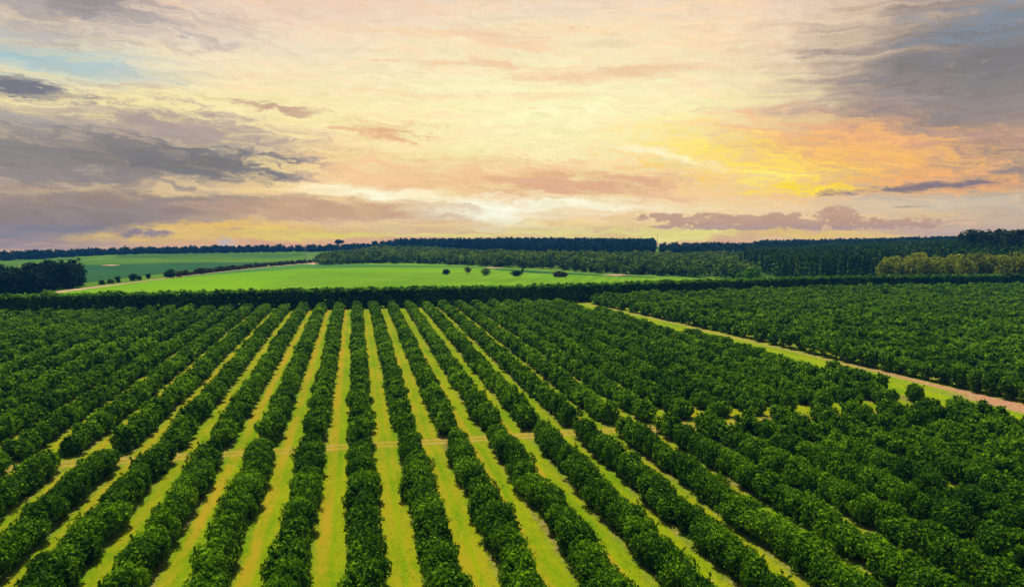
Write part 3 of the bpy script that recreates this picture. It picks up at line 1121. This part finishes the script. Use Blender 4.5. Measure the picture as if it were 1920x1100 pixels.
def fan(px0, px1, d0, d1, step, jitter=0.35):
    """points on the ground between two distances; d0 and d1 may be functions of the compass position"""
    pts = []
    a0, a1 = azel(px0, HOR)[0], azel(px1, HOR)[0]
    f0 = d0 if callable(d0) else (lambda p: d0)
    f1 = d1 if callable(d1) else (lambda p: d1)
    lo_ = min(f0(p) for p in np.linspace(px0, px1, 30)); hi_ = max(f1(p) for p in np.linspace(px0, px1, 30))
    d = lo_
    while d < hi_:
        da = step / d
        a = a0 + rng.uniform(0, da)
        while a < a1:
            px = 960 + tan(a) * F * cos(PITCH) / 1.0
            if f0(px) <= d <= f1(px):
                pts.append(np.array([sin(a) * d, cos(a) * d]) + rng.normal(0, step * jitter, 2))
            a += da
        d += step
    return pts


def dist_at(tab):
    f = interp_pts(tab)
    return lambda px: float(f(px))


def wood(name, label, pts, variants, mat, wr=(0.8, 1.25), hr=(0.8, 1.2), dz=0.0, cat='woodland'):
    pts = np.array(pts)
    z = terrain(pts[:, 0], pts[:, 1]) + dz
    o = link(name, mesh_np(name, stamp(variants, pts, wr, hr, z), 3, mat))
    print(name, len(pts), len(o.data.polygons))
    return tag(o, label, cat, kind='stuff')


# mixed wood in the middle distance
front = dist_at([(600, 765), (700, 760), (800, 725), (940, 640), (1040, 605), (1150, 545), (1300, 515), (1400, 500), (1500, 480)])
back = dist_at([(600, 900), (700, 1100), (800, 1050), (900, 880), (1000, 820), (1200, 790), (1400, 900), (1500, 900)])
wv = lod_variants(8, 240, 1.35, False, 12.5, 10.0, 12, 0.2, 0.8, 500, 0.3, 0.45)
wood('mixed_wood', 'mixed green wood beyond the bright crop field, rough with round crowns', fan(600, 1420, front, back, 8.2),
     wv, M['wood'], (0.6, 1.2), (0.6, 1.15))
# skyline trees on the left hill
sv = lod_variants(8, 130, 2.1, False, 14.0, 10.5, 12, 0.0, 0.8, 520, 0.3, 0.55)
wood('hill_top_wood', 'long thin line of dark trees on the crest of the left hill',
     fan(-60, 760, dist_at([(-60, 1210), (60, 1290), (200, 1400), (760, 1440)]), dist_at([(-60, 1500), (760, 1540)]), 12.5),
     sv, M['dark_wood'], (0.7, 1.2), (0.55, 1.25))
# dark plantations on the plateau
dv = lod_variants(8, 120, 2.0, False, 9.5, 17.0, 12, 0.0, 1.2, 540, 0.3, 0.5)
wood('plateau_plantation', 'long flat-topped dark blue plantation on the skyline, centre',
     fan(742, 1226, dist_at([(742, 1350), (800, 1240), (900, 1130), (1100, 960), (1226, 930)]), 1500, 11.0),
     dv, M['dark_wood'], (0.8, 1.25), (0.74, 1.04))
wood('crest_trees', 'taller ragged trees at the right end of the centre plantation',
     fan(1160, 1222, 925, 990, 10.0), dv, M['dark_wood'], (0.7, 1.1), (0.98, 1.22))
wood('plateau_plantation', 'lower dark blue plantation on the skyline right of the gap',
     fan(1242, 1800, dist_at([(1242, 930), (1400, 960), (1800, 1100)]), dist_at([(1242, 1130), (1400, 1150), (1440, 1450), (1800, 1500)]), 11.0),
     dv, M['dark_wood'], (0.9, 1.2), (0.62, 0.85))


def pine_variants(n, nleaf, size, height, width, seed, base=0.12):
    out = []
    for i in range(n):
        r = np.random.default_rng(seed + i)
        t = r.uniform(0, 1, nleaf) ** 0.8
        z = (base + (1 - base) * t) * height
        w = width / 2 * np.clip(1.05 - t, 0.08, 1) ** 0.7 * (0.75 + 0.25 * np.sin(t * 26 + i))
        a = r.uniform(0, 2 * pi, nleaf)
        q = r.uniform(0.55, 1.0, nleaf)
        P = np.stack([np.cos(a) * w * q, np.sin(a) * w * q, z], 1)
        Nn = np.stack([np.cos(a), np.sin(a), np.full(nleaf, 0.5)], 1)
        out.append(leaves_at(P, Nn, size, 0.5, 1.6, False))
    return out


pv = pine_variants(8, 150, 1.3, 15.0, 5.4, 560)
wood('pine_plantation', 'dense blue green pine plantation rising towards the right skyline',
     fan(1400, 1985, dist_at([(1400, 600), (1450, 500), (1560, 480), (1660, 520), (1985, 560)]),
         dist_at([(1400, 880), (1600, 1000), (1800, 1020), (1985, 1000)]), 5.6),
     pv, M['pine'], (0.9, 1.25), (0.78, 1.08))
ev = lod_variants(8, 260, 1.3, False, 9.5, 27.0, 16, 9.0, 1.1, 580, 0.3, 0.55)
wood('eucalyptus_wood', 'tall dark ragged eucalyptus wood at the far right skyline',
     fan(1812, 2010, dist_at([(1812, 660), (2010, 600)]), 800, 7.5), ev, M['euc'], (0.8, 1.3), (0.60, 0.98))

gv_ = lod_variants(8, 420, 1.1, False, 10.5, 14.0, 24, 0.0, 1.1, 600, 0.1, 0.55)
wood('grove', 'dark rounded grove at the left edge below the hill field',
     fan(-120, 146, dist_at([(-120, 395), (0, 415), (146, 468)]), dist_at([(-120, 480), (80, 500), (146, 505)]), 6.5),
     gv_, M['dark_wood'], (0.8, 1.2), (0.72, 1.05))


# ------------------------------------------------------------------ single trees
def lone_tree(name, label, px, py_base, w_px, h_px, mat, group=None, lobes=14, nleaf=420, base=0.05, flat=0.9, trunk_h=None, seed=0, gap=False, d=None):
    if d is None:
        p = ground_at(px, py_base)
    else:
        r = ray(px, HOR); r = r[:2] / np.linalg.norm(r[:2]); p = r * d
    dd = float(np.linalg.norm(p)) * cos(azel(px, py_base)[0])
    w, h = w_px * dd / F, h_px * dd / F
    z = float(terrain(p[0], p[1]))
    root = link(name, None, loc=(p[0], p[1], z))
    tag(root, label, 'tree', group)
    q, cen, rad = lobed_crown(lobes * 2, w, h, h * base, nleaf * 2, max(0.35, w * 0.07), True, 0.0, seed=seed, jitter=0.6, flat=flat)
    link('crown', mesh_np('crown', q, 4, mat), root)
    link('trunk', trunk_mesh('trunk', h * 0.8, max(0.12, w * 0.035), 5, w * 0.25, seed), root)
    return root


# yellow olive trees standing along the back of the windbreak on the right
OG = 'yellow olive trees behind the windbreak'
ol = [(1665, 44), (1692, 40), (1716, 46), (1740, 50), (1763, 47), (1788, 50), (1813, 55), (1838, 62), (1862, 57), (1884, 60), (1908, 66)]
for i, (px, hh) in enumerate(ol):
    if i == 0: lb = 'leftmost of the yellow olive trees behind the windbreak'
    elif i == len(ol) - 1: lb = 'rightmost yellow olive tree behind the windbreak, at the picture edge'
    else: lb = '%s yellow olive tree from the left end of their line behind the windbreak' % words[i]
    lone_tree('olive_tree', lb, px, 520, 36, hh, M['olive'], OG, 22, 900, 0.12, 1.0, seed=700 + i, d=478 + 9 * (i % 3))
fill = fan(1675, 2000, 492, 540, 7.5)
wood('olive_wood', 'pale yellow olive crowns massed behind the line of olive trees', fill,
     lod_variants(6, 300, 1.0, False, 9.5, 17.0, 16, 1.0, 1.0, 720, 0.3, 0.55), M['olive'], (0.8, 1.2), (0.75, 1.0))
# trees in the crop field
FG = 'separate trees standing in the bright crop field'
lone_tree('field_tree', 'low round dark bush-like tree, leftmost in the bright crop field', 836, 514.5, 18, 10, M['dark_wood'], FG, 12, 420, 0.05, 0.8, seed=730)
lone_tree('field_tree', 'open brownish tree between two round ones in the crop field', 877, 514.5, 16, 13, M['brush'], FG, 12, 300, 0.3, 0.8, seed=731)
lone_tree('field_tree', 'round dark tree right of the brownish open one in the field', 911, 516, 20, 13, M['wood'], FG, 14, 420, 0.08, 0.9, seed=732)
lone_tree('field_tree', 'low broad tree right of centre in the field, beside a thin tall one', 968, 517.5, 21, 10, M['dark_wood'], FG, 12, 400, 0.05, 0.8, seed=733)
lone_tree('field_tree', 'thin upright tree beside the low broad one in the field', 979, 515, 7, 14, M['brush'], FG, 8, 240, 0.15, 1.2, seed=734)
lone_tree('field_tree', 'low orange brown bush, rightmost in the bright crop field', 1050, 519, 30, 9, M['brush'], FG, 12, 420, 0.02, 0.6, seed=735)
# trees along the dirt road
RG = 'trees and bushes along the dirt road below the hill'
for i, (px, py, w, h, mat, lb) in enumerate([
        (318, 520.5, 24, 17, 'dark_wood', 'largest round dark tree beside the dirt road below the hill'),
        (336, 520, 12, 10, 'brush', 'small brownish tree touching the largest tree by the dirt road'),
        (251, 526, 20, 13, 'dark_wood', 'ragged dark tree by the dirt road, left of the largest one'),
        (278, 522, 11, 9, 'dark_wood', 'small dark bush between the two bigger roadside trees'),
        (221, 529.5, 12, 11, 'dark_wood', 'upright dark bush left of the ragged roadside tree'),
        (207, 531, 15, 7, 'brush', 'low brown bush left of the upright roadside bush'),
        (191, 533, 14, 7, 'dark_wood', 'low dark bush at the left end of the roadside bushes'),
        (262, 525, 9, 7, 'brush', 'little brown bush at the right foot of the ragged tree'),
        (607, 494, 14, 12, 'dark_wood', 'dark tree at the left tip of the mixed wood, right of bare soil'),
        (609, 489.5, 14, 17, 'wood', 'taller tree behind the dark one at the tip of the mixed wood')]):
    lone_tree('roadside_tree', lb, px, py, w, h, M[mat], RG, 12, 380, 0.06, 0.9, seed=740 + i)
# brush line along the dirt road
bl = []
for px in np.arange(340, 600, 3.2):
    y = float(np.interp(px, [340, 400, 500, 600], [517.5, 510.5, 499.6, 491.5]))
    bl.append(ground_at(px, y) + rng.normal(0, 1.0, 2))
wood('roadside_scrub', 'low brown and green scrub lining the dirt road up to the wood', bl,
     lod_variants(5, 150, 0.9, False, 5.5, 3.4, 8, 0.0, 0.7, 760, 0.3), M['brush'], (0.7, 1.3), (0.6, 1.3), cat='scrub')
# bright bushes behind the windbreak at the left and one on the right
LG = 'bright green bushes just behind the windbreak'
for i, (px, d, w, hm, lb) in enumerate([
        (57, 352, 7.5, 6.6, 'bright green bush behind the left of the windbreak, dark at its foot'),
        (82, 356, 10, 7.2, 'broadest bright green bush behind the left of the windbreak'),
        (14, 345, 14, 5.2, 'flat bright green bush at the left edge behind the windbreak'),
        (34, 350, 7, 3.6, 'small bright bush between the edge bush and the next bush'),
        (1415, 446, 13, 11.0, 'single rounded bright green tree behind the windbreak, right of centre'),
        (1392, 452, 8, 7.6, 'smaller green tree left of the rounded tree behind the windbreak')]):
    lone_tree('bright_bush', lb, px, 540, w * F / d, hm * F / d, M['lime'], LG, 16, 800, 0.04, 0.8, seed=770 + i, d=d)
# the flat-topped tree alone on the skyline
umb = lone_tree('umbrella_tree', 'single flat-topped tree standing above the skyline wood, left of centre', 636, 470, 24, 6, M['dark_wood'], None, 9, 260, 0.3, 0.8, seed=790, d=1420)
umb.location.z += 14.0
tt = [c for c in umb.children if c.name.startswith('trunk')][0]
tt.data = trunk_mesh('trunk', 17.5, 0.8, 6, 7.5, 790)
tt.location = (0, 0, -14.0)

# ------------------------------------------------------------------ masts
def lattice(name, label, px, d, hgt, w0, w1, arms, zoff=0.0):
    r = ray(px, HOR); r = r[:2] / np.linalg.norm(r[:2]); p = r * d
    z = float(terrain(p[0], p[1])) + zoff
    root = link(name, None, loc=(p[0], p[1], z))
    tag(root, label, 'mast')
    V_, F_ = [], []

    def bar(a, b, t):
        a, b = Vector(a), Vector(b)
        dd_ = (b - a).normalized()
        s = dd_.cross(Vector((0, 0, 1)) if abs(dd_.z) < 0.9 else Vector((1, 0, 0))).normalized()
        u = dd_.cross(s)
        k = len(V_)
        for q in (a, b):
            for (i, j) in ((1, 1), (-1, 1), (-1, -1), (1, -1)):
                V_.append(tuple(q + s * t * i + u * t * j))
        for i in range(4):
            F_.append((k + i, k + (i + 1) % 4, k + 4 + (i + 1) % 4, k + 4 + i))
        F_.append((k, k + 1, k + 2, k + 3)); F_.append((k + 4, k + 5, k + 6, k + 7))
    n = 8
    cr_ = [(1, 1), (-1, 1), (-1, -1), (1, -1)]
    for i in range(n):
        z0, z1 = hgt * i / n, hgt * (i + 1) / n
        a0 = w0 + (w1 - w0) * i / n; a1 = w0 + (w1 - w0) * (i + 1) / n
        for q in range(4):
            c0, c1 = cr_[q], cr_[(q + 1) % 4]
            bar((c0[0] * a0, c0[1] * a0, z0), (c0[0] * a1, c0[1] * a1, z1), 0.07)
            bar((c0[0] * a0, c0[1] * a0, z0), (c1[0] * a1, c1[1] * a1, z1), 0.04)
            bar((c0[0] * a1, c0[1] * a1, z1), (c1[0] * a1, c1[1] * a1, z1), 0.04)
    link('tower', mesh_idx('tower', V_, F_, M['steel']), root)
    if arms:
        for hz in arms:
            V_, F_ = [], []
            bar((-3.2, 0, hz), (3.2, 0, hz), 0.08)
            bar((-3.2, 0, hz), (0, 0, hz + 1.1), 0.05); bar((3.2, 0, hz), (0, 0, hz + 1.1), 0.05)
            link('cross_arm', mesh_idx('cross_arm', V_, F_, M['steel']), root)
    return root


lattice('power_pylon', 'faint lattice power pylon standing on the left hill field', 572, 905, 16, 1.3, 0.35, (11, 14))
lattice('radio_mast', 'thin radio mast on the skyline in the gap between dark plantations', 1233, 1250, 26, 0.3, 0.12, ())

# ------------------------------------------------------------------ haze
hz = bpy.data.meshes.new('haze')
x0, x1, y0, y1, z0, z1 = -2350, 2350, -2350, 2350, float(terrain(0, 2300)) - 16, 46
hv_ = [(x, y, z) for x in (x0, x1) for y in (y0, y1) for z in (z0, z1)]
hz.from_pydata(hv_, [], [(0, 1, 3, 2), (4, 6, 7, 5), (0, 4, 5, 1), (2, 3, 7, 6), (0, 2, 6, 4), (1, 5, 7, 3)])
hz.update()
hm, nt = new_mat('haze')
N = NT(nt)
vol = N.n('ShaderNodeVolumePrincipled')
vol.inputs['Color'].default_value = (0.06, 0.36, 1.0, 1)
vol.inputs['Density'].default_value = 0.00013
vol.inputs['Anisotropy'].default_value = 0.0
o = N.n('ShaderNodeOutputMaterial')
N.l(vol.outputs[0], o.inputs['Volume'])
hz.materials.append(hm)
ho = link('haze', hz)
tag(ho, kind='stuff')
